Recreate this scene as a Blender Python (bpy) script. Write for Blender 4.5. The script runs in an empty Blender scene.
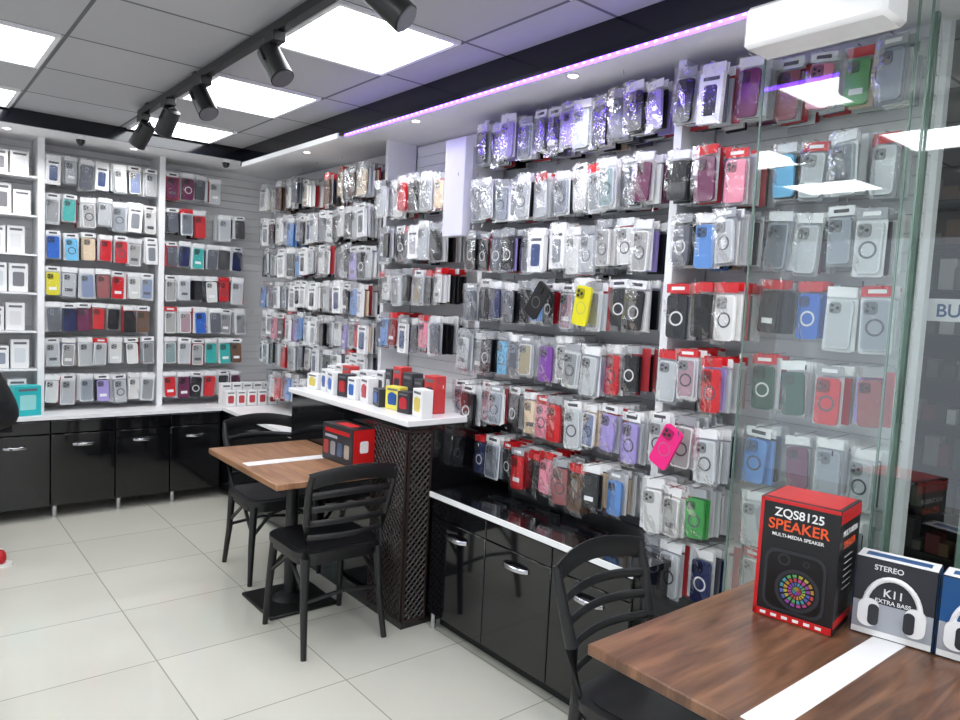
import bpy, math, random
from mathutils import Vector, Matrix
random.seed(11)
R=random.random
def lin(c):
    return tuple(((x/255)/12.92 if x/255<=0.04045 else ((x/255+0.055)/1.055)**2.4) for x in c)
# ---------------------------------------------------------------- materials
MATS={}
def new_mat(name):
    m=bpy.data.materials.new(name); m.use_nodes=True
    nt=m.node_tree; b=nt.nodes["Principled BSDF"]; MATS[name]=m
    return m,nt,b
def simple(name,col,rough=0.5,metal=0.0,emit=None,es=0,noise=0.0,nscale=8.0,coat=0.0,spec=0.5):
    m,nt,b=new_mat(name)
    b.inputs["Base Color"].default_value=(*lin(col),1)
    b.inputs["Roughness"].default_value=rough
    b.inputs["Metallic"].default_value=metal
    b.inputs["Coat Weight"].default_value=coat
    b.inputs["Specular IOR Level"].default_value=spec
    if emit:
        b.inputs["Emission Color"].default_value=(*lin(emit),1); b.inputs["Emission Strength"].default_value=es
    if noise>0:
        tc=nt.nodes.new("ShaderNodeTexCoord"); n=nt.nodes.new("ShaderNodeTexNoise"); n.inputs["Scale"].default_value=nscale
        mr=nt.nodes.new("ShaderNodeMapRange"); mr.inputs[3].default_value=1-noise; mr.inputs[4].default_value=1+noise
        mx=nt.nodes.new("ShaderNodeMix"); mx.data_type='RGBA'; mx.blend_type='MULTIPLY'; mx.inputs[0].default_value=1
        mx.inputs[6].default_value=(*lin(col),1)
        nt.links.new(tc.outputs["Object"],n.inputs["Vector"]); nt.links.new(n.outputs["Fac"],mr.inputs[0])
        nt.links.new(mr.outputs[0],mx.inputs[7]); nt.links.new(mx.outputs[2],b.inputs["Base Color"])
    return m
def grid_mat(name,col,mort,w,sx,sy,ms,rough,noise=0.05,bump=0.1,nscale=3):
    m,nt,b=new_mat(name)
    tc=nt.nodes.new("ShaderNodeTexCoord"); mp=nt.nodes.new("ShaderNodeMapping")
    mp.inputs["Location"].default_value=(-sx,-sy,0)
    br=nt.nodes.new("ShaderNodeTexBrick"); br.offset=0; br.squash=1
    br.inputs["Scale"].default_value=1; br.inputs["Brick Width"].default_value=w; br.inputs["Row Height"].default_value=w
    br.inputs["Mortar Size"].default_value=ms; br.inputs["Mortar Smooth"].default_value=0.1
    c=lin(col)
    br.inputs["Color1"].default_value=(*c,1); br.inputs["Color2"].default_value=(c[0]*.93,c[1]*.93,c[2]*.93,1)
    br.inputs["Mortar"].default_value=(*lin(mort),1)
    n=nt.nodes.new("ShaderNodeTexNoise"); n.inputs["Scale"].default_value=nscale; n.inputs["Detail"].default_value=5
    mr=nt.nodes.new("ShaderNodeMapRange"); mr.inputs[3].default_value=1-noise; mr.inputs[4].default_value=1+noise
    mx=nt.nodes.new("ShaderNodeMix"); mx.data_type='RGBA'; mx.blend_type='MULTIPLY'; mx.inputs[0].default_value=1
    L=nt.links.new
    L(tc.outputs["Object"],mp.inputs[0]); L(mp.outputs[0],br.inputs["Vector"]); L(tc.outputs["Object"],n.inputs["Vector"])
    L(n.outputs["Fac"],mr.inputs[0]); L(br.outputs["Color"],mx.inputs[6]); L(mr.outputs[0],mx.inputs[7]); L(mx.outputs[2],b.inputs["Base Color"])
    b.inputs["Roughness"].default_value=rough
    bp=nt.nodes.new("ShaderNodeBump"); bp.inputs["Strength"].default_value=bump; bp.inputs["Distance"].default_value=0.002; bp.invert=True
    L(br.outputs["Fac"],bp.inputs["Height"]); L(bp.outputs[0],b.inputs["Normal"])
    return m
def vcol(name,rough=0.35,coat=0.0):
    m,nt,b=new_mat(name)
    a=nt.nodes.new("ShaderNodeVertexColor"); a.layer_name="Col"
    nt.links.new(a.outputs["Color"],b.inputs["Base Color"])
    b.inputs["Roughness"].default_value=rough; b.inputs["Coat Weight"].default_value=coat
    return m
def wood_mat(name,c1,c2,axis_scale,rough=0.35):
    m,nt,b=new_mat(name); L=nt.links.new
    tc=nt.nodes.new("ShaderNodeTexCoord"); mp=nt.nodes.new("ShaderNodeMapping"); mp.inputs["Scale"].default_value=axis_scale
    n=nt.nodes.new("ShaderNodeTexNoise"); n.inputs["Scale"].default_value=3; n.inputs["Detail"].default_value=9; n.inputs["Distortion"].default_value=0.7
    cr=nt.nodes.new("ShaderNodeValToRGB"); e=cr.color_ramp.elements
    e[0].position=0.32; e[0].color=(*lin(c2),1); e[1].position=0.68; e[1].color=(*lin(c1),1)
    L(tc.outputs["Object"],mp.inputs[0]); L(mp.outputs[0],n.inputs["Vector"]); L(n.outputs["Fac"],cr.inputs[0]); L(cr.outputs[0],b.inputs["Base Color"])
    b.inputs["Roughness"].default_value=rough
    return m
def glassy(name,tint,base,rough,noise=False,fres=True):
    m,nt,b=new_mat(name); nt.nodes.remove(b); L=nt.links.new
    out=nt.nodes["Material Output"]
    t=nt.nodes.new("ShaderNodeBsdfTransparent"); t.inputs[0].default_value=(*tint,1)
    g=nt.nodes.new("ShaderNodeBsdfGlossy"); g.inputs["Roughness"].default_value=rough; g.inputs["Color"].default_value=(1,1,1,1)
    fr=nt.nodes.new("ShaderNodeFresnel"); fr.inputs[0].default_value=1.5
    ad=nt.nodes.new("ShaderNodeMath"); ad.operation='ADD'; ad.inputs[1].default_value=base; ad.use_clamp=True
    ml=nt.nodes.new("ShaderNodeMath"); ml.operation='MULTIPLY'; ml.inputs[1].default_value=1.0 if fres else 0.35
    mx=nt.nodes.new("ShaderNodeMixShader")
    L(fr.outputs[0],ml.inputs[0]); L(ml.outputs[0],ad.inputs[0]); L(ad.outputs[0],mx.inputs[0]); L(t.outputs[0],mx.inputs[1]); L(g.outputs[0],mx.inputs[2]); L(mx.outputs[0],out.inputs[0])
    if noise:
        tc=nt.nodes.new("ShaderNodeTexCoord"); n=nt.nodes.new("ShaderNodeTexNoise"); n.inputs["Scale"].default_value=30; n.inputs["Detail"].default_value=2
        bp=nt.nodes.new("ShaderNodeBump"); bp.inputs["Strength"].default_value=0.8; bp.inputs["Distance"].default_value=0.01
        L(tc.outputs["Object"],n.inputs["Vector"]); L(n.outputs["Fac"],bp.inputs["Height"]); L(bp.outputs[0],g.inputs["Normal"])
    return m
grid_mat("floor_tile",(208,206,194),(160,157,145),0.59,0.29,0.19,0.003,0.07,0.04,0.3)
grid_mat("ceiling_tile",(180,180,184),(92,92,96),0.59,0.0,-0.03,0.008,0.6,0.05,0.5)
simple("white_paint",(240,240,243),0.5,noise=0.03)
simple("grey_paint",(120,120,122),0.6,noise=0.05)
simple("white_laminate",(243,242,243),0.25,noise=0.02)
simple("lightbox_white",(222,220,235),0.3,noise=0.02)
simple("black_gloss",(15,15,18),0.08,noise=0.1,coat=0.3)
simple("black_fascia",(16,17,26),0.12,noise=0.1)
simple("black_plastic",(22,22,24),0.38,noise=0.1)
simple("black_metal",(20,20,21),0.4,noise=0.1)
simple("chrome",(200,200,205),0.2,1.0,noise=0.02)
simple("led_panel",(255,255,255),0.5,emit=(248,252,255),es=9.6)
simple("led_purple",(90,60,255),0.5,emit=(112,58,255),es=12.0)
simple("led_dot",(200,180,255),0.5,emit=(170,140,255),es=6.0)
simple("lamp_glow",(255,255,255),0.5,emit=(255,240,220),es=8.0)
simple("lamp_dim",(90,90,95),0.3)
simple("lattice_brown",(44,32,30),0.35,noise=0.15)
simple("glass_edge",(118,140,130),0.2,noise=0.1)
simple("dark_wall",(26,27,26),0.6,noise=0.3)
simple("trim_white",(238,238,240),0.35,noise=0.02)
wood_mat("table_wood",(138,98,72),(80,53,39),(1.0,10,1),0.3)
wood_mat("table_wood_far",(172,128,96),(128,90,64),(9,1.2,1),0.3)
vcol("vc_plastic",0.28,0.2); vcol("vc_card",0.4)
glassy("bag_film",(0.985,0.985,0.99),0.01,0.14,True,False)
glassy("pane_glass",(0.92,0.965,0.945),0.075,0.0)
simple("jacket",(18,18,22),0.75,noise=0.25,nscale=20); simple("trousers",(26,28,36),0.85,noise=0.2)
simple("shoe_red",(190,25,35),0.5,noise=0.1); simple("skin",(205,155,125),0.5,noise=0.04); simple("hair",(28,20,16),0.7,noise=0.3,nscale=40)
simple("eye_white",(235,235,235),0.2,noise=0.01); simple("sole",(230,230,225),0.6,noise=0.05)
# ---------------------------------------------------------------- mesh builder
class MB:
    def __init__(s): s.v=[];s.f=[];s.m=[];s.c=[];s.mats=[]
    def mi(s,name):
        if name not in s.mats: s.mats.append(name)
        return s.mats.index(name)
    def add(s,vs,fs,mat,col=(1,1,1),M=None):
        o=len(s.v); k=s.mi(mat)
        if M is not None: s.v.extend([tuple(M@Vector(p)) for p in vs])
        else: s.v.extend([tuple(p) for p in vs])
        for f in fs:
            s.f.append([i+o for i in f]); s.m.append(k); s.c.append(col)
    def box(s,c,d,mat,col=(1,1,1),M=None,b=0.0):
        x,y,z=c; a,e,h=d[0]/2,d[1]/2,d[2]/2
        if b<=0:
            vs=[(x+i*a,y+j*e,z+k*h) for i in(-1,1) for j in(-1,1) for k in(-1,1)]
            s.add(vs,[(0,1,3,2),(4,6,7,5),(0,4,5,1),(2,3,7,6),(0,2,6,4),(1,5,7,3)],mat,col,M)
        else:
            b=min(b,a*.9,e*.9,h*.9); vs=[];idx={}
            for i in(-1,1):
                for j in(-1,1):
                    for k in(-1,1):
                        for ax in range(3):
                            p=[i*(a-b),j*(e-b),k*(h-b)]; p[ax]+=(i,j,k)[ax]*b
                            idx[(i,j,k,ax)]=len(vs); vs.append((x+p[0],y+p[1],z+p[2]))
            fs=[]
            for ax in range(3):
                o=[q for q in range(3) if q!=ax]
                for sg in(-1,1):
                    q=[]
                    for (u,w) in((-1,-1),(1,-1),(1,1),(-1,1)):
                        t=[0,0,0];t[ax]=sg;t[o[0]]=u;t[o[1]]=w; q.append(idx[(*t,ax)])
                    if (sg>0)==(ax==1): q.reverse()
                    fs.append(q)
            for ax in range(3):
                o=[q for q in range(3) if q!=ax]
                for u in(-1,1):
                    for w in(-1,1):
                        t0=[0,0,0];t0[ax]=-1;t0[o[0]]=u;t0[o[1]]=w; t1=list(t0);t1[ax]=1
                        fs.append([idx[(*t0,o[0])],idx[(*t1,o[0])],idx[(*t1,o[1])],idx[(*t0,o[1])]])
            for i in(-1,1):
                for j in(-1,1):
                    for k in(-1,1): fs.append([idx[(i,j,k,0)],idx[(i,j,k,1)],idx[(i,j,k,2)]])
            s.add(vs,fs,mat,col,M)
    def prism(s,outline,y0,y1,mat,col=(1,1,1),M=None):
        n=len(outline)
        vs=[(x,y0,z) for x,z in outline]+[(x,y1,z) for x,z in outline]
        fs=[list(range(n)),list(range(2*n-1,n-1,-1))]+[[i,i+n,(i+1)%n+n,(i+1)%n] for i in range(n)]
        s.add(vs,fs,mat,col,M)
    def rrect(s,cx,cz,w,h,r,y0,y1,mat,col=(1,1,1),M=None,k=3):
        s.prism(rr(cx,cz,w,h,r,k),y0,y1,mat,col,M)
    def disc(s,cx,cz,r,y0,y1,mat,col=(1,1,1),M=None,n=12):
        s.prism([(cx+r*math.cos(2*math.pi*i/n),cz+r*math.sin(2*math.pi*i/n)) for i in range(n)],y0,y1,mat,col,M)
    def ring(s,cx,cz,r0,r1,y,mat,col=(1,1,1),M=None,n=16):
        vs=[];fs=[]
        for i in range(n):
            a=2*math.pi*i/n
            vs+= [(cx+r0*math.cos(a),y,cz+r0*math.sin(a)),(cx+r1*math.cos(a),y,cz+r1*math.sin(a))]
        for i in range(n):
            j=(i+1)%n; fs.append([2*i,2*i+1,2*j+1,2*j])
        s.add(vs,fs,mat,col,M)
    def sweep(s,pts,rx,rz,mat,col=(1,1,1),M=None,n=10,up=(0,0,1)):
        P=[Vector(p) for p in pts]; N=len(P)
        if not hasattr(rx,'__len__'): rx=[rx]*N
        if not hasattr(rz,'__len__'): rz=[rz]*N
        vs=[];fs=[];U=Vector(up)
        for i in range(N):
            t=(P[min(i+1,N-1)]-P[max(i-1,0)]).normalized()
            a=t.cross(U)
            if a.length<0.15: a=t.cross(Vector((0,1,0)))
            a.normalize(); b=a.cross(t)
            for j in range(n):
                q=2*math.pi*j/n
                vs.append(tuple(P[i]+a*rx[i]*math.cos(q)+b*rz[i]*math.sin(q)))
        for i in range(N-1):
            for j in range(n):
                k=(j+1)%n; fs.append([i*n+j,i*n+k,(i+1)*n+k,(i+1)*n+j])
        fs.append(list(range(n-1,-1,-1))); fs.append([(N-1)*n+j for j in range(n)])
        s.add(vs,fs,mat,col,M)
    def make(s,name,loc=(0,0,0),rot=0,parent=None,smooth=False):
        me=bpy.data.meshes.new(name); me.from_pydata(s.v,[],s.f)
        for m in s.mats: me.materials.append(MATS[m])
        me.polygons.foreach_set("material_index",s.m)
        ca=me.color_attributes.new("Col",'FLOAT_COLOR','CORNER')
        buf=[]
        for f,c in zip(s.f,s.c):
            buf.extend((c[0],c[1],c[2],1.0)*len(f))
        ca.data.foreach_set("color",buf)
        me.update()
        import bmesh
        if smooth:
            bm=bmesh.new(); bm.from_mesh(me); bmesh.ops.recalc_face_normals(bm,faces=bm.faces); bm.to_mesh(me); bm.free()
            me.polygons.foreach_set("use_smooth",[True]*len(me.polygons))
            try: me.set_sharp_from_angle(angle=math.radians(38))
            except Exception: pass
        o=bpy.data.objects.new(name,me); bpy.context.scene.collection.objects.link(o)
        o.location=loc; o.rotation_euler=(0,0,rot)
        if parent: o.parent=parent
        return o
def rr(cx,cz,w,h,r,k=3):
    o=[]
    for (sx,sz,a0) in((1,1,0),(-1,1,90),(-1,-1,180),(1,-1,270)):
        for i in range(k+1):
            a=math.radians(a0+90*i/k)
            o.append((cx+sx*(w/2-r)+r*math.cos(a),cz+sz*(h/2-r)+r*math.sin(a)))
    return o
def slab(name,x0,x1,y0,y1,z0,z1,mat):
    b=MB(); b.box(((x0+x1)/2,(y0+y1)/2,(z0+z1)/2),(x1-x0,y1-y0,z1-z0),mat); return b.make(name)
def text(s,size,loc,rot,mat,parent,name="label_text",align='CENTER',ext=0.0004):
    c=bpy.data.curves.new(name,'FONT'); c.body=s; c.size=size; c.align_x=align; c.extrude=ext
    c.offset=size*.014
    c.materials.append(MATS[mat]); o=bpy.data.objects.new(name,c); bpy.context.scene.collection.objects.link(o)
    o.location=loc; o.rotation_euler=rot; o.parent=parent; return o
# ---------------------------------------------------------------- room shell
CZ=2.62; XW=2.6; YB=6.0
slab("floor",-2.6,6.2,-2.6,6.1,-0.1,0,"floor_tile")
slab("ceiling",-2.6,6.2,-2.6,6.1,CZ,CZ+0.1,"ceiling_tile")
slab("wall_back",-2.6,XW+.1,YB,YB+.1,0,CZ,"white_paint")
b=MB()
b.box((-2.65,5.0,1.31),(.1,2.2,CZ),"white_paint"); b.box((-2.65,-2.2,1.31),(.1,.9,CZ),"white_paint"); b.box((-2.65,1.1,2.51),(.1,5.7,.22),"white_paint")  # wide opening and its posts added so sky light fills the right wall
for y in(-.45,1.1,2.65): b.box((-2.65,y,1.2),(.05,.05,2.4),"black_metal")
b.make("wall_left")
slab("wall_front",-2.6,6.2,-2.7,-2.6,0,CZ,"white_paint")
slab("wall_right",XW,XW+.04,0.9,YB,0,CZ,"white_paint")
b=MB()
b.box((2.3,2.96,2.59),(0.6,4.5,0.06),"white_paint")
b.box((-0.0,5.6,2.59),(5.2,0.8,0.06),"white_paint")
b.make("trim_soffit")
b=MB()
b.box((1.99,2.96,2.56),(0.02,4.5,0.12),"black_fascia")
b.box((-0.3,5.2,2.575),(4.6,0.02,0.09),"black_fascia")
b.make("trim_fascia")
b=MB()
b.box((1.985,2.42,2.494),(0.016,2.50,0.010),"led_purple")
for i in range(62): b.box((1.9755,1.2+i*.04,2.494),(.003,.010,.006),"led_dot")
b.make("led_strip_light")
b=MB(); b.box((1.985,4.45,2.50),(0.03,1.42,0.03),"trim_white"); b.make("trim_lip")
for cx in(-1.13,0.05,1.23):
    for cy in(-2.37,-1.19,-0.01,1.17,2.35,3.53,4.69):
        b=MB(); w=0.5;h=0.45 if cy>4.5 else 0.55
        b.box((cx+w/2,cy+h/2,CZ-0.005),(w,h,0.006),"led_panel")
        for (dx,dy,sx,sy) in((w/2,-.01,w+.04,.02),(w/2,h+.01,w+.04,.02),(-.01,h/2,.02,h),(w+.01,h/2,.02,h)):
            b.box((cx+dx,cy+dy,CZ-0.007),(sx,sy,0.014),"trim_white")
        b.make("ceiling_light_panel")
b=MB(); b.box((1.14,2.6,CZ-.035),(0.035,3.9,0.035),"black_metal")
for y in(0.9,2.3,3.6,4.4): b.box((1.14,y,CZ-.01),(0.02,0.04,0.02),"black_metal")
b.make("ceiling_track_rail")
for (y,az,tl) in((1.87,40,50),(2.66,20,36),(3.45,15,38),(3.98,200,35),(4.45,215,35)):
    b=MB()
    b.box((0,0,-.02),(0.05,0.09,0.04),"black_metal",b=.004)
    b.sweep([(0,0,-.03),(0,0,-.075)],0.008,0.008,"black_metal")
    M=Matrix.Translation((0,0,-.108))@Matrix.Rotation(math.radians(az),4,'Z')@Matrix.Rotation(math.radians(-tl),4,'X')@Matrix.Scale(.9,4)
    b.sweep([(0,0,.07),(0,0,.065),(0,0,-.085)],[.04,.048,.05],[.04,.048,.05],"black_metal",M=M,n=20)
    b.sweep([(0,0,-.085),(0,0,-.0905)],.044,.044,"lamp_dim",M=M,n=20)
    b.sweep([(-.055,0,.0),(-.055,0,.05),(0,0,.085),(.055,0,.05),(.055,0,0)],.006,.006,"black_metal",M=M,n=6)
    b.make("track_spotlight",(1.13,y,CZ-.055),smooth=True)
for (x,y,z) in((1.0,5.45,2.56),(1.95,5.42,2.56)):
    b=MB(); b.sweep([(0,0,0),(0,0,-.02)],.03,.03,"trim_white",n=16)
    b.sweep([(0,0,-.02),(0,0,-.035),(0,0,-.05),(0,0,-.058)],[.028,.026,.018,.006],[.028,.026,.018,.006],"black_gloss",n=16)
    b.make("security_camera",(x,y,z),smooth=True)
dl=[(2.2,y,2.56) for y in(2.15,3.3,4.6)]+[(x,5.55,2.56) for x in(-.3,.6,1.35)]
for p in dl:
    b=MB(); b.sweep([(0,0,0),(0,0,-.006)],.026,.026,"trim_white",n=20); b.sweep([(0,0,-.006),(0,0,-.008)],.02,.02,"lamp_glow",n=20)
    o=b.make("recessed_downlight",p,smooth=True)
    l=bpy.data.lights.new("downlight_bulb",'SPOT'); l.energy=12; l.spot_size=math.radians(140); l.spot_blend=1; l.shadow_soft_size=.04; l.color=(1,.97,.95)
    lo=bpy.data.objects.new("downlight_bulb",l); bpy.context.scene.collection.objects.link(lo); lo.parent=o; lo.location=(0,0,-.03)
# ---------------------------------------------------------------- slat wall panels + dividers
b=MB()
for (y0,y1,zb) in((0.92,1.7,.1),(1.74,2.76,.72),(3.02,3.83,1.06),(3.87,5.85,1.06)):
    z=zb
    while z<2.54:
        b.box((XW-.012,(y0+y1)/2,z+.030),(0.02,y1-y0,0.0595),"white_laminate"); z+=.062
b.make("slatwall_panel")
b=MB()
for (x0,x1) in((-1.6,-.85),(-.81,.0),(.03,.8),(.83,1.57),(1.61,2.55)):
    z=0.72
    while z<2.54:
        b.box(((x0+x1)/2,YB-.012,z+.030),(x1-x0,0.02,0.0595),"white_laminate"); z+=.062
b.make("slatwall_panel")
b=MB()
for y,d,zb in((1.72,.22,.05),(3.0,.12,1.02),(3.85,.2,1.02)):
    b.box((XW-.03-d/2,y,(zb+2.56)/2),(d,0.035,2.56-zb),"trim_white")
for x in(-.83,.015,.815,1.59): b.box((x,5.85,1.63),(0.04,0.28,1.86),"trim_white")
b.make("trim_dividers")
b=MB(); b.box((2.30,3.03,2.19),(0.06,0.17,0.50),"lightbox_white",b=.004); b.box((2.44,3.03,2.19),(0.22,0.12,0.42),"white_laminate"); b.make("display_light_box")
# ---------------------------------------------------------------- cabinets
def handle(b,p,ax,L=.13):
    x,y,z=p
    pts=[]
    for i in range(9):
        t=i/8; o=math.sin(math.pi*t)**.5*.028
        pts.append((x-o,y+(t-.5)*L,z) if ax=='y' else (x+(t-.5)*L,y-o,z))
    b.sweep(pts,.006,.010,"chrome",n=8)
def cab_x(name,x0,x1,yf,yb,zt,doors):
    b=MB()
    b.box(((x0+x1)/2,(yf+yb)/2+.01,(zt-.03+.08)/2+.0),(x1-x0,yb-yf-.03,zt-.03-.08),"black_gloss")
    b.box(((x0+x1)/2,(yf+yb)/2,zt-.0125),(x1-x0,yb-yf+.01,.025),"white_laminate")
    for i in range(len(doors)-1):
        a,c=doors[i],doors[i+1]
        b.box(((a+c)/2,yf,.33),(c-a-.006,.018,.49),"black_gloss",b=.003)
        b.box(((a+c)/2,yf,zt-.075),(c-a-.006,.018,.085),"black_gloss",b=.003)
        handle(b,((a+c)/2,yf-.008,.50),'x')
        xx=a+.03
        b.sweep([(xx,yf+.03,0),(xx,yf+.03,.08)],.016,.016,"chrome",n=12)
        b.sweep([(xx,yb-.05,0),(xx,yb-.05,.08)],.016,.016,"chrome",n=12)
    b.make(name,smooth=True)
cab_x("base_cabinet",-1.6,1.99,5.5,5.97,0.70,[-1.6,-1.12,-.72,-.34,.05,.44,.84,1.24,1.61,1.98])
b=MB()
b.box((2.29,5.08,.36),(0.56,1.72,.62),"black_gloss"); b.box((2.285,5.08,.6875),(0.58,1.73,.025),"white_laminate")
for yy in(4.25,5.0):
    b.sweep([(2.05,yy,0),(2.05,yy,.06)],.016,.016,"chrome",n=12)
b.make("corner_cabinet",smooth=True)
# tall counter
b=MB()
CX=1.91; CY0=2.80; CY1=4.10
b.box(((CX+2.565)/2,(CY0+CY1)/2,.50),(2.565-CX,CY1-CY0-.02,1.0),"black_gloss")
b.box(((CX+2.565)/2-.01,(CY0+CY1)/2,1.015),(2.565-CX+.02,CY1-CY0+.01,.03),"white_laminate",b=.003)
def lattice(b,o,ux,wd,z0,z1,nrm,st=.034):
    o=Vector(o);ux=Vector(ux);nrm=Vector(nrm)
    for sg in(-1,1):
        k=-wd
        while k<(z1-z0):
            pts=[]
            for t in(0,wd):
                zz=z0+k+(t if sg>0 else wd-t)
                pts.append((t,zz))
            (t0,a),(t1,c)=pts
            lo,hi=z0,z1
            def cl(t0,a,t1,c):
                if a>c: t0,a,t1,c=t1,c,t0,a
                if c<lo or a>hi: return None
                if a<lo: t0=t0+(t1-t0)*(lo-a)/(c-a); a=lo
                if c>hi: t1=t0+(t1-t0)*(hi-a)/(c-a); c=hi
                return (t0,a,t1,c)
            q=cl(t0,a,t1,c)
            if q:
                p0=o+ux*q[0]; p1=o+ux*q[2]
                b.sweep([(p0.x,p0.y,q[1]),(p1.x,p1.y,q[3])],.004,.004,"lattice_brown",n=4,up=tuple(nrm))
            k+=st
    for t in(0,wd):
        p=o+ux*t; b.box((p.x,p.y,(z0+z1)/2),(.010,.010,z1-z0),"lattice_brown")
    for zz in(z0,z1):
        p=o+ux*wd/2; b.box((p.x,p.y,zz),(abs(ux.x)*wd+.01,abs(ux.y)*wd+.01,.01),"lattice_brown")
lattice(b,(CX+.006,CY0+.006,0),(1,0,0),.125,.04,.97,(0,-1,0))
lattice(b,(CX-.002,CY0+.02,0),(0,1,0),.30,.04,.97,(-1,0,0))
b.make("display_counter")
# low cabinet
b=MB()
b.box((2.315,2.16,.365),(0.53,1.22,.57),"black_gloss")
b.box((2.31,2.16,.6675),(0.56,1.235,.025),"black_gloss"); b.box((2.027,2.16,.668),(0.008,1.235,.024),"white_laminate")
ds=[2.77,2.36,1.95,1.55]
for i in range(3):
    a,c=ds[i+1],ds[i]
    b.box((2.045,(a+c)/2,.32),(.018,c-a-.006,.48),"black_gloss",b=.003)
    b.box((2.045,(a+c)/2,.605),(.018,c-a-.006,.085),"black_gloss",b=.003)
    handle(b,(2.035,(a+c)/2,.50),'y',.15)
b.box((2.34,2.16,.04),(0.46,1.2,.08),"black_plastic")
for yy in(2.75,1.57): b.sweep([(2.06,yy,0),(2.06,yy,.08)],.016,.016,"chrome",n=12)
b.make("low_cabinet",smooth=True)
# ---------------------------------------------------------------- packs
PAL={'W':(242,242,240),'C':(205,209,212),'c':(165,172,182),'K':(20,20,24),'g':(92,95,104),'N':(28,38,84),'R':(205,22,34),'r':(140,20,30),
'P':(235,145,165),'H':(240,30,130),'B':(35,100,195),'b':(95,145,210),'L':(100,185,228),'V':(125,60,160),'M':(105,30,75),'G':(50,150,65),'D':(26,76,58),
'Y':(225,215,30),'O':(230,120,40),'T':(50,170,165),'l':(165,150,212),'e':(225,202,172),'n':(105,75,55),'o':(150,85,85)}
PAL={k:lin(v) for k,v in PAL.items()}
BACK="CCWWWgKKCKNWKgCWlKWrKgWe"
WHITE=lin((240,240,240)); RED=lin((205,20,30))
BOXP=.2
def pack(b,M,code,hdr,ring,n,dz=.03):
    sc=.93+.15*R(); M=M@Matrix.Diagonal((sc,1,sc,1))
    col=PAL[code]
    j=Matrix.Rotation((R()-.5)*.4,4,'Z')@Matrix.Rotation((R()-.5)*.14,4,'Y')
    F=M@j
    b.box((0,.003,-.018),(.088,.002,.032),"vc_card",hdr,F)
    if R()<.35: b.box((0,.0015,-.018),(.05,.001,.012),"vc_card",(.05,.05,.06) if hdr[1]>.4 else WHITE,F)
    t=R()
    if code in 'CcW' and t<BOXP:
        b.box((0,.003,-.118),(.086,.022,.165),"vc_card",WHITE,F)
        b.rrect(0,-.125,.05,.10,.010,-.0095,-.008,"vc_plastic",random.choice([(.03,.03,.04),(.25,.27,.3),(.5,.5,.52),(.05,.08,.2)]),F,2)
        b.box((0,-.0085,-.055),(.06,.001,.012),"vc_card",(.1,.1,.12),F)
    else:
        if code in 'Cc':
            b.rrect(0,-.118,.090,.172,.006,.009,.010,"vc_card",(.78,.79,.8) if R()<.6 else (.32,.33,.36),F,1)
        b.rrect(0,-.118,.076,.152,.013,-.004,.008,"vc_plastic",col,F)
        if code in 'CcW':
            q=R(); ic=tuple(c*.80 for c in col) if q<.6 else (tuple(c*.45 for c in col) if q<.85 else random.choice([(.4,.25,.3),(.2,.25,.4),(.35,.3,.2),(.25,.35,.35)]))
            b.rrect(0,-.118,.066,.142,.010,-.0043,-.004,"vc_plastic",ic,F)
        dark=tuple(c*.35 for c in col) if code not in 'Kg' else tuple(c*2.2+.01 for c in col)
        cw=.034+R()*.01
        b.rrect(-.014,-.068,cw,cw,.009,-.007,-.004,"vc_plastic",dark,F,2)
        for (dx,dz2) in((-.008,.008),(-.008,-.008),(.008,0)):
            b.disc(-.014+dx,-.068+dz2,.0055,-.009,-.007,"vc_plastic",(.02,.02,.025),F,8)
        if ring:
            rc=(.75,.75,.75) if (code in'KNgMBVDr') else (.08,.08,.10)
            b.ring(0,-.125,.020,.0265,-.0052,"vc_plastic",rc,F)
            b.box((0,-.165,-.0047),(.004,.0008,.016),"vc_plastic",rc,F)
        elif R()<.3:
            b.box((0,-.0048,-.15),(.045,.0008,.02),"vc_card",WHITE if R()<.6 else (.1,.1,.12),F)
    nx,nz=3,4; vs=[];fs=[]
    for iz in range(nz+1):
        for ix in range(nx+1):
            ed=(ix in(0,nx)) or (iz==nz)
            vs.append(((ix/nx-.5)*.103,-.013+(R()-.5)*.008+(.008 if ed else 0),-.0-iz/nz*.208))
    for iz in range(nz):
        for ix in range(nx):
            a=iz*(nx+1)+ix; fs.append([a,a+1,a+nx+2,a+nx+1])
    b.add(vs,fs,"bag_film",(1,1,1),F)
    y=.0
    for k in range(n):
        y+=dz*(.8+.4*R())
        bc=PAL[random.choice(BACK)] if R()<.7 else col
        G=M@Matrix.Translation(((R()-.5)*.020,y,(R()-.5)*.012))@Matrix.Rotation((R()-.5)*.3,4,'Z')
        b.box((0,0,-.118),(.078,.012,.152),"vc_plastic",bc,G)
        if R()<.45: b.box((0,-.008,-.105),(.098,.001,.18),"vc_card",(.75,.76,.78) if R()<.85 else (.55,.05,.06),G)
        b.box((0,-.004,-.018),(.088,.002,.03),"vc_card",hdr if R()<.7 else WHITE,G)
    b.sweep([(0,-.02,.0),(0,y+.02,.004)],.0022,.0022,"chrome",M=M,n=5)
def Mright(x,y,z): return Matrix.Translation((x,y,z))@Matrix.Rotation(-math.pi/2,4,'Z')
def Mback(x,y,z): return Matrix.Translation((x,y,z))
def boxpack(b,M,w,h,d,col,acc):
    b.box((0,d/2,-h/2),(w,d,h),"vc_card",col,M,b=.002)
    b.rrect(0,-h*.55,w*.6,h*.5,.01,-.0012,.0,"vc_plastic",acc,M)
    b.box((0,-.001,-h*.13),(w*.7,.001,h*.08),"vc_card",(.15,.15,.17),M)
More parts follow.
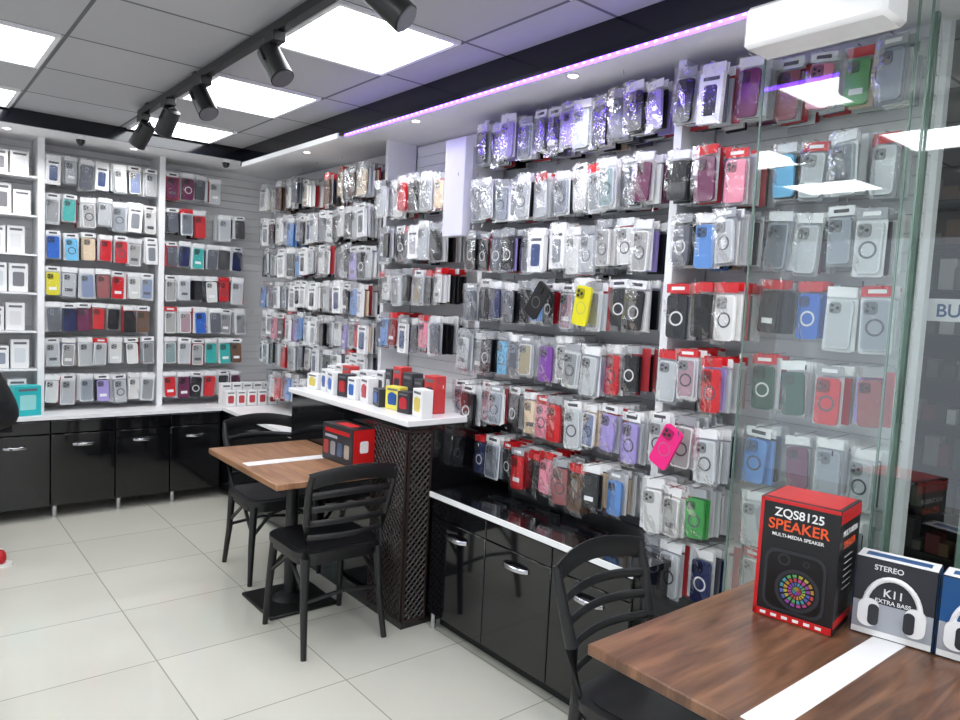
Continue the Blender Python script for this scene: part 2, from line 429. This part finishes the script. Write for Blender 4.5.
def rowR(b,s,y0,y1,z,x=2.3,n=7,ringp=.3,hdrp=.15,pitch=.1):
    y=y0-.05; i=0
    while y>y1+.03:
        code=s[i%len(s)]
        if code!='.':
            pack(b,Mright(x+(R()-.5)*.06,y,z+(R()-.5)*.032),code,RED if R()<hdrp else (WHITE if R()<.6 else (.35,.36,.38)),R()<ringp,n)
        y-=pitch*(.85+.26*R()); i+=1
BOXP=.06
b=MB()
for z,s,rp,hp,x in((2.50,"KKlcgKlcKgKl",.2,.0,2.33),(2.215,"cCcCCCcWCCgMMl",.5,.05,2.31),(1.97,"KKgKCWWWCWWWC",.7,.0,2.31),(1.715,"gKNgKbKCCCKKg",.4,.05,2.3),(1.46,"CCKLgCVWCCRKN",.6,.1,2.29),(1.205,"cKCcKePRCWllC",.4,.2,2.28),(0.945,"NcKRKPonKblBK",.3,.25,2.27)):
    rowR(b,s,2.94 if z>1.1 else 2.78,1.75,z,x,6,rp,hp,.097)
b.make("phone_case_display")
b=MB()
for z,s,rp,hp,x in((2.49,"KCMoPGc",.1,.1,2.3),(2.2,"KMPLCcC",.1,.6,2.3),(1.97,"gbCcCcC",.3,.05,2.3),(1.72,"KKWKBCc",.5,.85,2.3),(1.465,"CCRDDRo",.6,.5,2.28),(1.21,"CWCbMcC",.4,.1,2.27),(0.97,"WWGCbCc",.2,.1,2.27),(.755,"gCNWKCc",.2,.05,2.27)):
    rowR(b,s[:3],1.70,1.38,z,x,6,rp,hp,.108); rowR(b,s[3:],1.36,.93,z,2.40,4,rp,hp,.112)
b.make("phone_case_display")
BOXP=.15
b=MB()
for z,s,rp,hp,ye in((2.30,"CCWRKCeWC",.1,.05,3.16),(2.03,"cKKgCCKgC",.2,.05,3.16),(1.77,"KWCKCcKWC",.2,.5,3.03),(1.51,"NbrCKPCgK",.2,.35,3.03)):
    rowR(b,s,3.82,ye,z,2.3,6,rp,hp,.092)
b.make("phone_case_display")
BOXP=.3
b=MB()
for z,s,rp,hp in((2.43,"CeWnKWgW...n.eKn",.1,.05),(2.17,"CWKCWcbWKWCWgWKWKC",.1,.0),(1.93,"KCWnWCKbWCKWWgCKl",.1,.02),(1.69,"bWgCWKCWWCKWCgWWK",.1,.05),(1.46,"RWCPKWCVbCWWKCWlC",.1,.05),(1.25,"WCKCWRrCgWKCWKCWC",.1,.1)):
    rowR(b,s,5.55,3.88,z,2.3,6,rp,hp,.088)
for z,s in((1.0,"CWRKbWCWlCW"),):
    rowR(b,s,5.45,4.3,z,2.32,5,.1,.1,.09)
b.make("phone_case_display")
def rowB(b,s,x0,x1,z,y=5.72,n=5,hp=.1,pitch=.104):
    x=x0+.055;i=0
    while x<x1-.03:
        c=s[i%len(s)]
        if c!='.': pack(b,Mback(x,y+(R()-.5)*.04,z+(R()-.5)*.018),c,RED if R()<hp else WHITE,R()<.1,n)
        x+=pitch*(.92+.16*R()); i+=1
BOXP=.12
Z7=(2.46,2.20,1.95,1.70,1.46,1.22,.955)
b=MB()
for z,s,hp in zip(Z7,("WCgWCWC","CTWCcCW","BLeRRWC","YCcoRWC","gNMRKKn","CWCCWWC","WCclCWC"),(.05,.0,.05,.02,.05,.1,0)): rowB(b,s,.83,1.57,z,hp=hp)
b.make("phone_case_display")
b=MB()
for z,s,hp in zip(Z7,("MMgC..","gcR.CK","gNTgKN","WCKWRC","WWBgCC","WCWTTn","RMKRKM"),(.0,.1,.0,.1,.05,.05,.1)): rowB(b,s,1.61,2.27,z,hp=hp)
b.make("phone_case_display")
b=MB()
for z,s in zip(Z7,("WCKW","KCWB","WRCW","CWWg","WKCW","WWbW","CWKW")): rowB(b,s,-.8,.0,z)
b.make("phone_case_display")
b=MB()
for r in range(7):
    z=.74+r*.26
    b.box((.41,5.84,z-.008),(.76,.26,.012),"trim_white")
    x=.06
    while x<.70:
        w=.095+.02*R(); h=.15+.05*R()
        M=Mback(x+w/2,5.74+.02*R(),z+h)
        boxpack(b,M,w,h,.12,(.85,.85,.85) if R()<.96 else (.1,.1,.12),random.choice([(.7,.72,.75),(.12,.12,.13),(.4,.42,.45),(.75,.75,.76),(.3,.33,.4),(.2,.2,.22)]))
        x+=w+.01
b.make("accessory_box_display")
b=MB()
y=4.05
while y>2.9:
    w=.07+.05*R(); h=.09+.05*R(); acc=random.choice([(.05,.15,.5),(.02,.02,.03),(.7,.55,.1),(.5,.03,.04),(.03,.1,.35)])
    M=Mright(1.98+.03*R(),y-w/2,1.031+h)@Matrix.Rotation((R()-.5)*.5,4,'Z')
    boxpack(b,M,w,h,.06,random.choice([(.85,.85,.85),(.85,.85,.85),(.85,.85,.85),(.85,.85,.85),(.8,.7,.1),(.03,.03,.04)]) ,acc)
    b.disc(0,-h*.5,min(w,h)*.3,-.004,-.001,"vc_plastic",acc,M,14)
    y-=w+.03
y=4.05
while y>2.9:
    w=.06+.04*R(); h=.13+.08*R()
    boxpack(b,Mright(2.12,y-w/2,1.031+h),w,h,.07,random.choice([(.85,.85,.85),(.8,.8,.82),(.85,.85,.85),(.6,.05,.05),(.05,.05,.06)]),random.choice([(.05,.05,.06),(.6,.6,.62)]))
    y-=w+.015
b.make("accessory_box_group")
b=MB()
for i in range(6):
    for k in range(2):
        boxpack(b,Mback(2.06+i*.085,5.5+.1*k,.702+.12+.05*k),.075,.12+.05*k,.07,(.85,.85,.85),(.6,.6,.62) if k else (.5,.05,.06))
b.make("accessory_box_group")
b=MB()
boxpack(b,Mback(.72,5.56,.90)@Matrix.Rotation(.2,4,'Z'),.16,.20,.1,lin((40,185,190)),lin((160,225,225)))
b.make("turquoise_product_box")
for nm,code,M in(("phone_case",'K',Mright(2.235,2.27,1.70)@Matrix.Rotation(.6,4,'Y')),("phone_case",'Y',Mright(2.235,2.04,1.70)@Matrix.Rotation(.15,4,'Y')),("phone_case",'H',Mright(2.205,1.53,1.19)@Matrix.Rotation(.45,4,'Y'))):
    b=MB(); col=PAL[code]
    b.rrect(0,-.09,.082,.165,.014,-.006,.006,"vc_plastic",col,M); b.rrect(-.014,-.04,.042,.042,.01,-.01,-.006,"vc_plastic",tuple(c*.5 for c in col),M)
    for (dx,dz) in((-.009,.009),(-.009,-.009),(.009,0)): b.disc(-.014+dx,-.04+dz,.007,-.012,-.01,"vc_plastic",(.02,.02,.02),M)
    b.ring(0,-.1,.022,.027,-.0065,"vc_plastic",tuple(c*.6+.1 for c in col),M)
    b.sweep([(0,0,0),(0,.04,.01)],.002,.002,"chrome",M=M,n=5)
    b.make(nm)
# ---------------------------------------------------------------- tables
def table(name,cx,cy,sx,sy,wood,rot=0):
    b=MB()
    b.box((0,0,.735),(sx,sy,.03),wood,b=.004)
    b.box((0,0,.7175),(sx-.02,sy-.02,.008),"black_plastic")
    b.box((.01,-.01,.7508),(sx-.03,.075,.0015),"white_laminate")
    b.box((0,0,.7),(.32,.32,.03),"black_metal",b=.004)
    b.sweep([(0,0,.02),(0,0,.69)],.032,.032,"black_metal",n=16)
    b.box((0,0,.009),(.37,.37,.018),"black_metal",b=.005)
    b.sweep([(0,0,.018),(0,0,.05)],[.09,.035],[.09,.035],"black_metal",n=16)
    return b.make(name,(cx,cy,0),rot,smooth=True)
table("cafe_table",1.615,3.42,.57,.88,"table_wood_far")
table("cafe_table",1.80,.73,.86,.88,"table_wood")
def chair(x,y,rot):
    b=MB(); m="black_plastic"
    S=Matrix(((1,0,0,0),(0,0,1,0),(0,1,0,0),(0,0,0,1)))
    b.prism(rr(0,0,.44,.42,.10,5),.435,.462,m,M=S)
    b.prism(rr(0,0,.38,.36,.09,5),.4621,.466,m,M=S)
    b.prism(rr(0,0,.40,.38,.08,5),.40,.436,m,M=S)
    for s in(-1,1):
        b.sweep([(s*.175,-.165,.44),(s*.19,-.18,.22),(s*.20,-.195,0)],[.021,.018,.013],[.021,.018,.013],m,n=12)
        b.sweep([(s*.205,.235,0),(s*.192,.195,.22),(s*.185,.18,.44),(s*.197,.205,.60),(s*.212,.25,.76),(s*.208,.272,.83)],[.013,.017,.021,.018,.016,.014],[.014,.02,.023,.02,.017,.013],m,n=12)
        b.sweep([(s*.185,-.178,.27),(s*.175,0,.40),(s*.188,.188,.27)],.010,.010,m,n=8)
    b.sweep([(-.185,-.178,.27),(-.09,-.175,.38),(0,-.172,.41),(.09,-.175,.38),(.185,-.178,.27)],.010,.010,m,n=8)
    b.sweep([(-.19,.19,.24),(0,.195,.26),(.19,.19,.24)],.010,.010,m,n=8)
    def slat(z,y0,h,arch,w=.185):
        pts=[]
        for i in range(11):
            t=i/10*2-1
            pts.append((t*w,y0+.035*(1-t*t),z+arch*(1-t*t)))
        b.sweep(pts,.008,h,m,n=10)
    slat(.535,.192,.013,.0,.19); slat(.60,.205,.014,.006,.195); slat(.665,.222,.015,.01,.2); slat(.73,.24,.016,.014,.205)
    slat(.805,.264,.036,.030,.213)
    return b.make("cafe_chair",(x,y,0),rot,smooth=True)
chair(1.60,3.03,math.pi)
chair(1.72,3.88,-.05)
chair(1.76,1.19,0.05)
# ---------------------------------------------------------------- boxes on tables
simple("print_red",(200,28,30),0.35,noise=.05); simple("print_orange",(235,90,40),0.4,noise=.02); simple("print_white",(240,240,240),0.4,noise=.01)
simple("print_dark",(10,10,12),0.3,noise=.1); simple("print_teal",(25,80,135),0.35,noise=.15); simple("print_grey",(44,46,52),0.4,noise=.1); simple("print_light",(170,174,182),0.35,noise=.12)
rx=math.pi/2
w=.215;h=.345;d=.19
b=MB()
b.box((w/2,d/2,h/2),(w,d,h),"black_plastic",b=.002)
b.box((w/2,d/2,h+.0008),(w-.02,d-.02,.001),"print_red")
b.box((w/2,-.0006,.012),(w-.004,.001,.020),"print_red")
b.box((.006,-.0006,h/2),(.010,.001,h-.006),"print_red")
b.box((w/2,-.0006,h-.006),(w-.004,.001,.010),"print_red")
b.box((w+.0006,d/2,h-.02),(.001,d-.004,.035),"print_red")
b.box((w+.0006,d/2,.03),(.001,d-.004,.02),"print_red")
b.rrect(w/2,.117,.165,.175,.03,-.002,0,"print_grey")
b.rrect(w/2,.117,.15,.16,.028,-.003,-.002,"print_dark")
n=16
cols=[(.7,.1,.1),(.8,.4,.05),(.7,.65,.1),(.15,.6,.2),(.1,.5,.6),(.15,.2,.7),(.45,.1,.6),(.7,.1,.4)]
for ri,(ra,rb) in enumerate(((.0,.012),(.014,.024),(.026,.036),(.038,.046))):
    for i in range(n):
        a0=2*math.pi*i/n+.07;a1=2*math.pi*(i+1)/n-.07
        vs=[(w/2+.01+r_*math.cos(a_),-.0034,.098+r_*math.sin(a_)) for r_,a_ in((ra,a0),(rb,a0),(rb,a1),(ra,a1))]
        b.add(vs,[(0,1,2,3)],"vc_plastic",tuple(c*.6 for c in cols[(i//2+ri*3)%8]))
b.ring(w/2+.01,.098,.050,.060,-.0034,"print_grey",n=24)
b.ring(w/2-.03,.178,.012,.017,-.0034,"print_grey",n=16)
b.ring(w/2+.03,.178,.006,.009,-.0034,"print_grey",n=16)
for i in range(6): b.box((.03+i*.03,-.0014,.012),(.016,.001,.008),"print_white")
o=b.make("speaker_box",(1.925,1.035,.7505),math.atan2(-.99,.15))
text("ZQS8125",.034,(w/2,-.001,h-.048),(rx,0,0),"print_white",o)
text("SPEAKER",.042,(w/2,-.001,h-.086),(rx,0,0),"print_orange",o)
text("MULTI-MEDIA SPEAKER",.0135,(w/2,-.001,h-.105),(rx,0,0),"print_white",o)
text("MULTI-MEDIA",.022,(w+.001,d/2,h-.075),(rx,0,rx),"print_white",o)
text("SPEAKER",.028,(w+.001,d/2,h-.11),(rx,0,rx),"print_orange",o)
for i in range(6): b2=text("- - - - - - - - -",.014,(w+.001,d/2,h-.14-i*.018),(rx,0,rx),"print_white",o)
def headphone_box(loc,rot,tag,bg="print_grey"):
    w=.195;h=.215;d=.085;b=MB()
    b.box((w/2,d/2,h/2),(w,d,h),"print_dark",b=.002)
    b.box((w/2,-.0006,h*.5),(w-.006,.001,h-.006),bg)
    b.box((w/2,-.0010,h*.26),(w-.006,.001,h*.36),"print_light")
    b.box((w/2,-.0012,.012),(w-.006,.001,.016),"print_white")
    b.box((w/2,d/2,h+.0006),(w-.006,d-.006,.001),"print_white")
    b.box((w/2,d*.5,h+.0012),(w-.04,d*.4,.001),"print_teal")
    b.box((-.0006,d/2,h/2),(.001,d-.006,h-.006),"print_teal"); b.box((w+.0006,d/2,h/2),(.001,d-.006,h-.006),"print_teal")
    pts=[(w/2+.066*math.cos(a),-.006,.085+.085*math.sin(a)) for a in[math.pi*i/16 for i in range(17)]]
    b.sweep(pts,.007,.007,"print_white",n=8,up=(0,1,0))
    for s in(-1,1):
        b.sweep([(w/2+s*.066,-.006,.09),(w/2+s*.064,-.008,.07)],.008,.006,"print_light",n=8)
        b.rrect(w/2+s*.055,.068,.050,.074,.022,-.014,-.002,"print_white",k=5)
        b.rrect(w/2+s*.042,.066,.026,.058,.012,-.0155,-.011,"print_grey",k=4)
    o=b.make("headphone_box",loc,rot)
    text(tag,.03,(w/2,-.002,.118),(rx,0,0),"print_white",o); text("EXTRA BASS",.0155,(w/2,-.002,.099),(rx,0,0),"print_white",o)
    text("STEREO",.02,(w*.42,-.002,h-.028),(rx,0,0),"print_white",o)
headphone_box((2.05,.815,.7505),math.atan2(-.19,.04),"K11")
headphone_box((2.09,.618,.7505),math.atan2(-.19,.03),"K22","print_teal")
b=MB(); w=.29;d=.13;h=.19
b.box((w/2,d/2,h/2),(w,d,h),"print_dark",b=.003)
b.box((w/2,-.0006,h/2),(w-.01,.001,h-.01),"print_grey")
for i in range(4): b.rrect(.04+i*.065,.07,.045,.07,.01,-.002,0,"vc_plastic",[(.4,.05,.05),(.3,.3,.32),(.05,.1,.2),(.4,.35,.3)][i])
b.box((w/2,-.002,h-.03),(w*.8,.001,.02),"print_red"); b.box((w*.3,-.002,h-.06),(w*.4,.001,.014),"print_light")
b.box((w+.0006,d/2,h/2),(.001,d-.004,h-.004),"print_red"); b.rrect(0,.1,.05,.06,.01,-.001,0,"print_white",M=Matrix.Translation((w+.0015,d/2,0))@Matrix.Rotation(math.pi/2,4,'Z'))
b.box((w/2,d/2,h+.0006),(w-.004,d-.004,.001),"print_dark"); b.box((w/2,d/2,h+.0014),(w*.5,d*.5,.001),"print_red")
b.make("gadget_box",(1.76,3.39,.7505),-math.pi/2+.06)
# ---------------------------------------------------------------- shutter housing + glass storefront
b=MB()
b.box((2.03,1.03,2.445),(0.14,.40,.12),"white_laminate",b=.012)
b.box((2.12,1.03,2.53),(0.03,.38,.06),"chrome")
b.make("shutter_housing",smooth=True)
def pane(b,x,y0,y1,z0=.02,z1=2.56):
    b.add([(x,y0,z0),(x,y1,z0),(x,y1,z1),(x,y0,z1)],[(0,1,2,3)],"pane_glass")
b=MB()
pane(b,2.335,.86,1.37); pane(b,2.35,-.2,.90); pane(b,2.335,-1.3,-.15)
for (y,x) in((1.372,2.335),(.858,2.335),(.90,2.35),(-.15,2.345)):
    b.box((x,y,1.29),(0.007,.006,2.54),"glass_edge")
b.make("window_1")
b=MB()
for (y,x,wd) in((.905,2.50,.012),(.73,2.62,.025),(.62,2.62,.012)):
    b.box((x,y,1.3),(0.02,wd,2.56),"glass_edge")
b.box((2.52,-.2,.02),(0.2,2.1,.04),"chrome")
b.make("window_frame")
slab("wall_outside",6.1,6.2,-2.6,6.1,0,CZ,"dark_wall")
slab("wall_corridor",2.7,6.1,6.0,6.1,0,CZ,"dark_wall")
b=MB()
b.box((4.65,1.2,1.25),(.04,3.2,2.5),"dark_wall")
for r in range(9):
    z=.35+r*.24
    b.box((4.5,1.2,z),(.25,3.2,.015),"dark_wall")
    y=-.3
    while y<2.7:
        w=.03+.05*R();hh=.05+.12*R()
        c=random.choice([(.2,.2,.2),(.03,.03,.03),(.12,.12,.1),(.04,.06,.05),(.12,.03,.03),(.6,.6,.6),(.05,.05,.05),(.15,.09,.05)])
        b.box((4.45,y,z+.01+hh/2),(.1,w,hh),"vc_card",c); y+=w+.01
b.make("neighbour_shop_shelf")
b=MB(); b.box((0,0,0),(.01,.20,.075),"trim_white"); o=b.make("hanging_sign",(2.72,.835,1.655))
b2=text("BUR",.06,(-.006,.01,-.022),(rx,0,-rx),"print_teal",o)
b=MB(); b.box((0,0,0),(.3,1.2,.03),"trim_white"); b.box((0,0,-.017),(.26,1.16,.006),"led_panel"); b.make("corridor_light_panel",(3.9,4.2,CZ-.016))
# ---------------------------------------------------------------- person
def skin_obj(name,verts,edges,radii,mat,parent,lv=2,root=0):
    me=bpy.data.meshes.new(name); me.from_pydata(verts,edges,[]); o=bpy.data.objects.new(name,me)
    bpy.context.scene.collection.objects.link(o)
    sk=o.modifiers.new("skin",'SKIN'); sk.use_smooth_shade=True
    for i,r in enumerate(radii):
        d=me.skin_vertices[0].data[i]; d.radius=r if hasattr(r,'__len__') else (r,r); d.use_root=(i==root)
    ss=o.modifiers.new("sub",'SUBSURF'); ss.levels=lv; ss.render_levels=lv
    me.materials.append(MATS[mat]); o.parent=parent
    return o
P=bpy.data.objects.new("person",None); bpy.context.scene.collection.objects.link(P)
P.location=(.40,4.82,0); P.rotation_euler=(0,0,-math.pi/2)
skin_obj("jacket",[(0,.03,.74),(0,.03,.88),(0,-.04,1.08),(0,-.12,1.30),(0,-.16,1.43),(0,-.17,1.50),
  (.17,-.14,1.40),(.24,-.03,1.14),(.22,-.06,.93),(-.17,-.14,1.40),(-.25,-.02,1.14),(-.23,-.04,.92)],
  [(0,1),(1,2),(2,3),(3,4),(4,5),(4,6),(6,7),(7,8),(4,9),(9,10),(10,11)],
  [(.20,.18),(.19,.17),(.16,.12),(.16,.11),(.12,.09),(.065,.06),(.07,.07),(.06,.06),(.045,.045),(.07,.07),(.06,.06),(.045,.045)],"jacket",P)
skin_obj("trousers",[(0,.02,.92),(.10,.0,.84),(.11,-.02,.48),(.12,.03,.10),(-.10,.0,.84),(-.11,-.04,.48),(-.12,.02,.10)],
  [(0,1),(1,2),(2,3),(0,4),(4,5),(5,6)],[.13,.095,.068,.055,.095,.068,.055],"trousers",P)
for s,y in((1,.08),(-1,.06)):
    skin_obj("shoe",[(s*.12,y+.03,.05),(s*.12,y-.08,.045),(s*.13,y-.20,.035)],[(0,1),(1,2)],[(.045,.05),(.043,.042),(.042,.03)],"shoe_red",P)
    b=MB(); b.prism(rr(0,0,.085,.27,.042,5),.0,.014,"sole",M=Matrix.Translation((s*.125,y-.08,0))@Matrix(((1,0,0,0),(0,0,1,0),(0,1,0,0),(0,0,0,1)))); b.make("sole",parent=P)
    hx=s*.225; hy=-.065 if s>0 else -.05
    skin_obj("hand",[(hx,hy,.91),(hx,hy-.012,.86),(hx,hy-.018,.81)],[(0,1),(1,2)],[(.026,.022),(.02,.036),(.016,.04)],"skin",P,1)
    for k,L in enumerate((.062,.075,.08,.07)):
        yy=hy-.018+(.03-k*.02)
        skin_obj("finger",[(hx,yy,.81),(hx-s*.003,yy,.785-L*.3),(hx-s*.018,yy,.785-L*.75),(hx-s*.035,yy,.785-L)],[(0,1),(1,2),(2,3)],[.0095,.009,.0085,.007],"skin",P,1)
    skin_obj("thumb",[(hx,hy-.03,.865),(hx-s*.01,hy-.06,.83),(hx-s*.015,hy-.068,.79)],[(0,1),(1,2)],[.012,.0105,.0085],"skin",P,1)
H=bpy.data.objects.new("head_group",None); bpy.context.scene.collection.objects.link(H); H.parent=P; H.location=(0,-.09,0)
skin_obj("head",[(0,-.08,1.47),(0,-.09,1.54),(0,-.10,1.61),(0,-.095,1.68)],[(0,1),(1,2),(2,3)],[(.05,.055),(.055,.065),(.075,.095),(.07,.088)],"skin",H)
skin_obj("hair",[(0,-.03,1.60),(0,-.065,1.68),(0,-.11,1.715)],[(0,1),(1,2)],[(.075,.05),(.083,.085),(.07,.06)],"hair",H)
b=MB()
b.sweep([(0,-.185,1.635),(0,-.205,1.605),(0,-.188,1.592)],[.008,.015,.012],[.008,.012,.008],"skin",n=10)
b.sweep([(-.025,-.184,1.562),(0,-.192,1.560),(.025,-.184,1.562)],.006,.005,"shoe_red",n=8)
for s in(-1,1):
    b.sweep([(s*.03,-.176,1.63),(s*.03,-.187,1.63)],[.011,.006],[.008,.004],"eye_white",n=10); b.sweep([(s*.03,-.186,1.63),(s*.03,-.189,1.63)],.004,.004,"hair",n=8)
    b.sweep([(s*.015,-.183,1.65),(s*.045,-.176,1.652)],.005,.004,"hair",n=6)
    b.sweep([(s*.078,-.095,1.65),(s*.086,-.085,1.62),(s*.078,-.095,1.585)],[.006,.010,.006],[.012,.018,.010],"skin",n=8)
b.make("face_features",parent=H,smooth=True)
# ---------------------------------------------------------------- world + camera
w=bpy.data.worlds.new("World"); bpy.context.scene.world=w; w.use_nodes=True
w.node_tree.nodes["Background"].inputs[0].default_value=(.80,.89,1.0,1); w.node_tree.nodes["Background"].inputs[1].default_value=1.15
sc=bpy.context.scene
sc.view_settings.view_transform='Standard'; sc.view_settings.exposure=0.0
ps=math.radians(39.6);th=math.radians(4.5);ro=math.radians(2.9)
fw=Vector((math.sin(ps)*math.cos(th),math.cos(ps)*math.cos(th),-math.sin(th))); rt=Vector((math.cos(ps),-math.sin(ps),0)); up=rt.cross(fw)
cx=rt*math.cos(ro)+up*math.sin(ro); cy=-rt*math.sin(ro)+up*math.cos(ro); cz=-fw
cam=bpy.data.cameras.new("camera"); cam.lens=27; cam.sensor_width=36; cam.clip_start=.02
co=bpy.data.objects.new("camera",cam); sc.collection.objects.link(co)
co.matrix_world=Matrix(((cx.x,cy.x,cz.x,0),(cx.y,cy.y,cz.y,0),(cx.z,cy.z,cz.z,1.6),(0,0,0,1)))
sc.camera=co
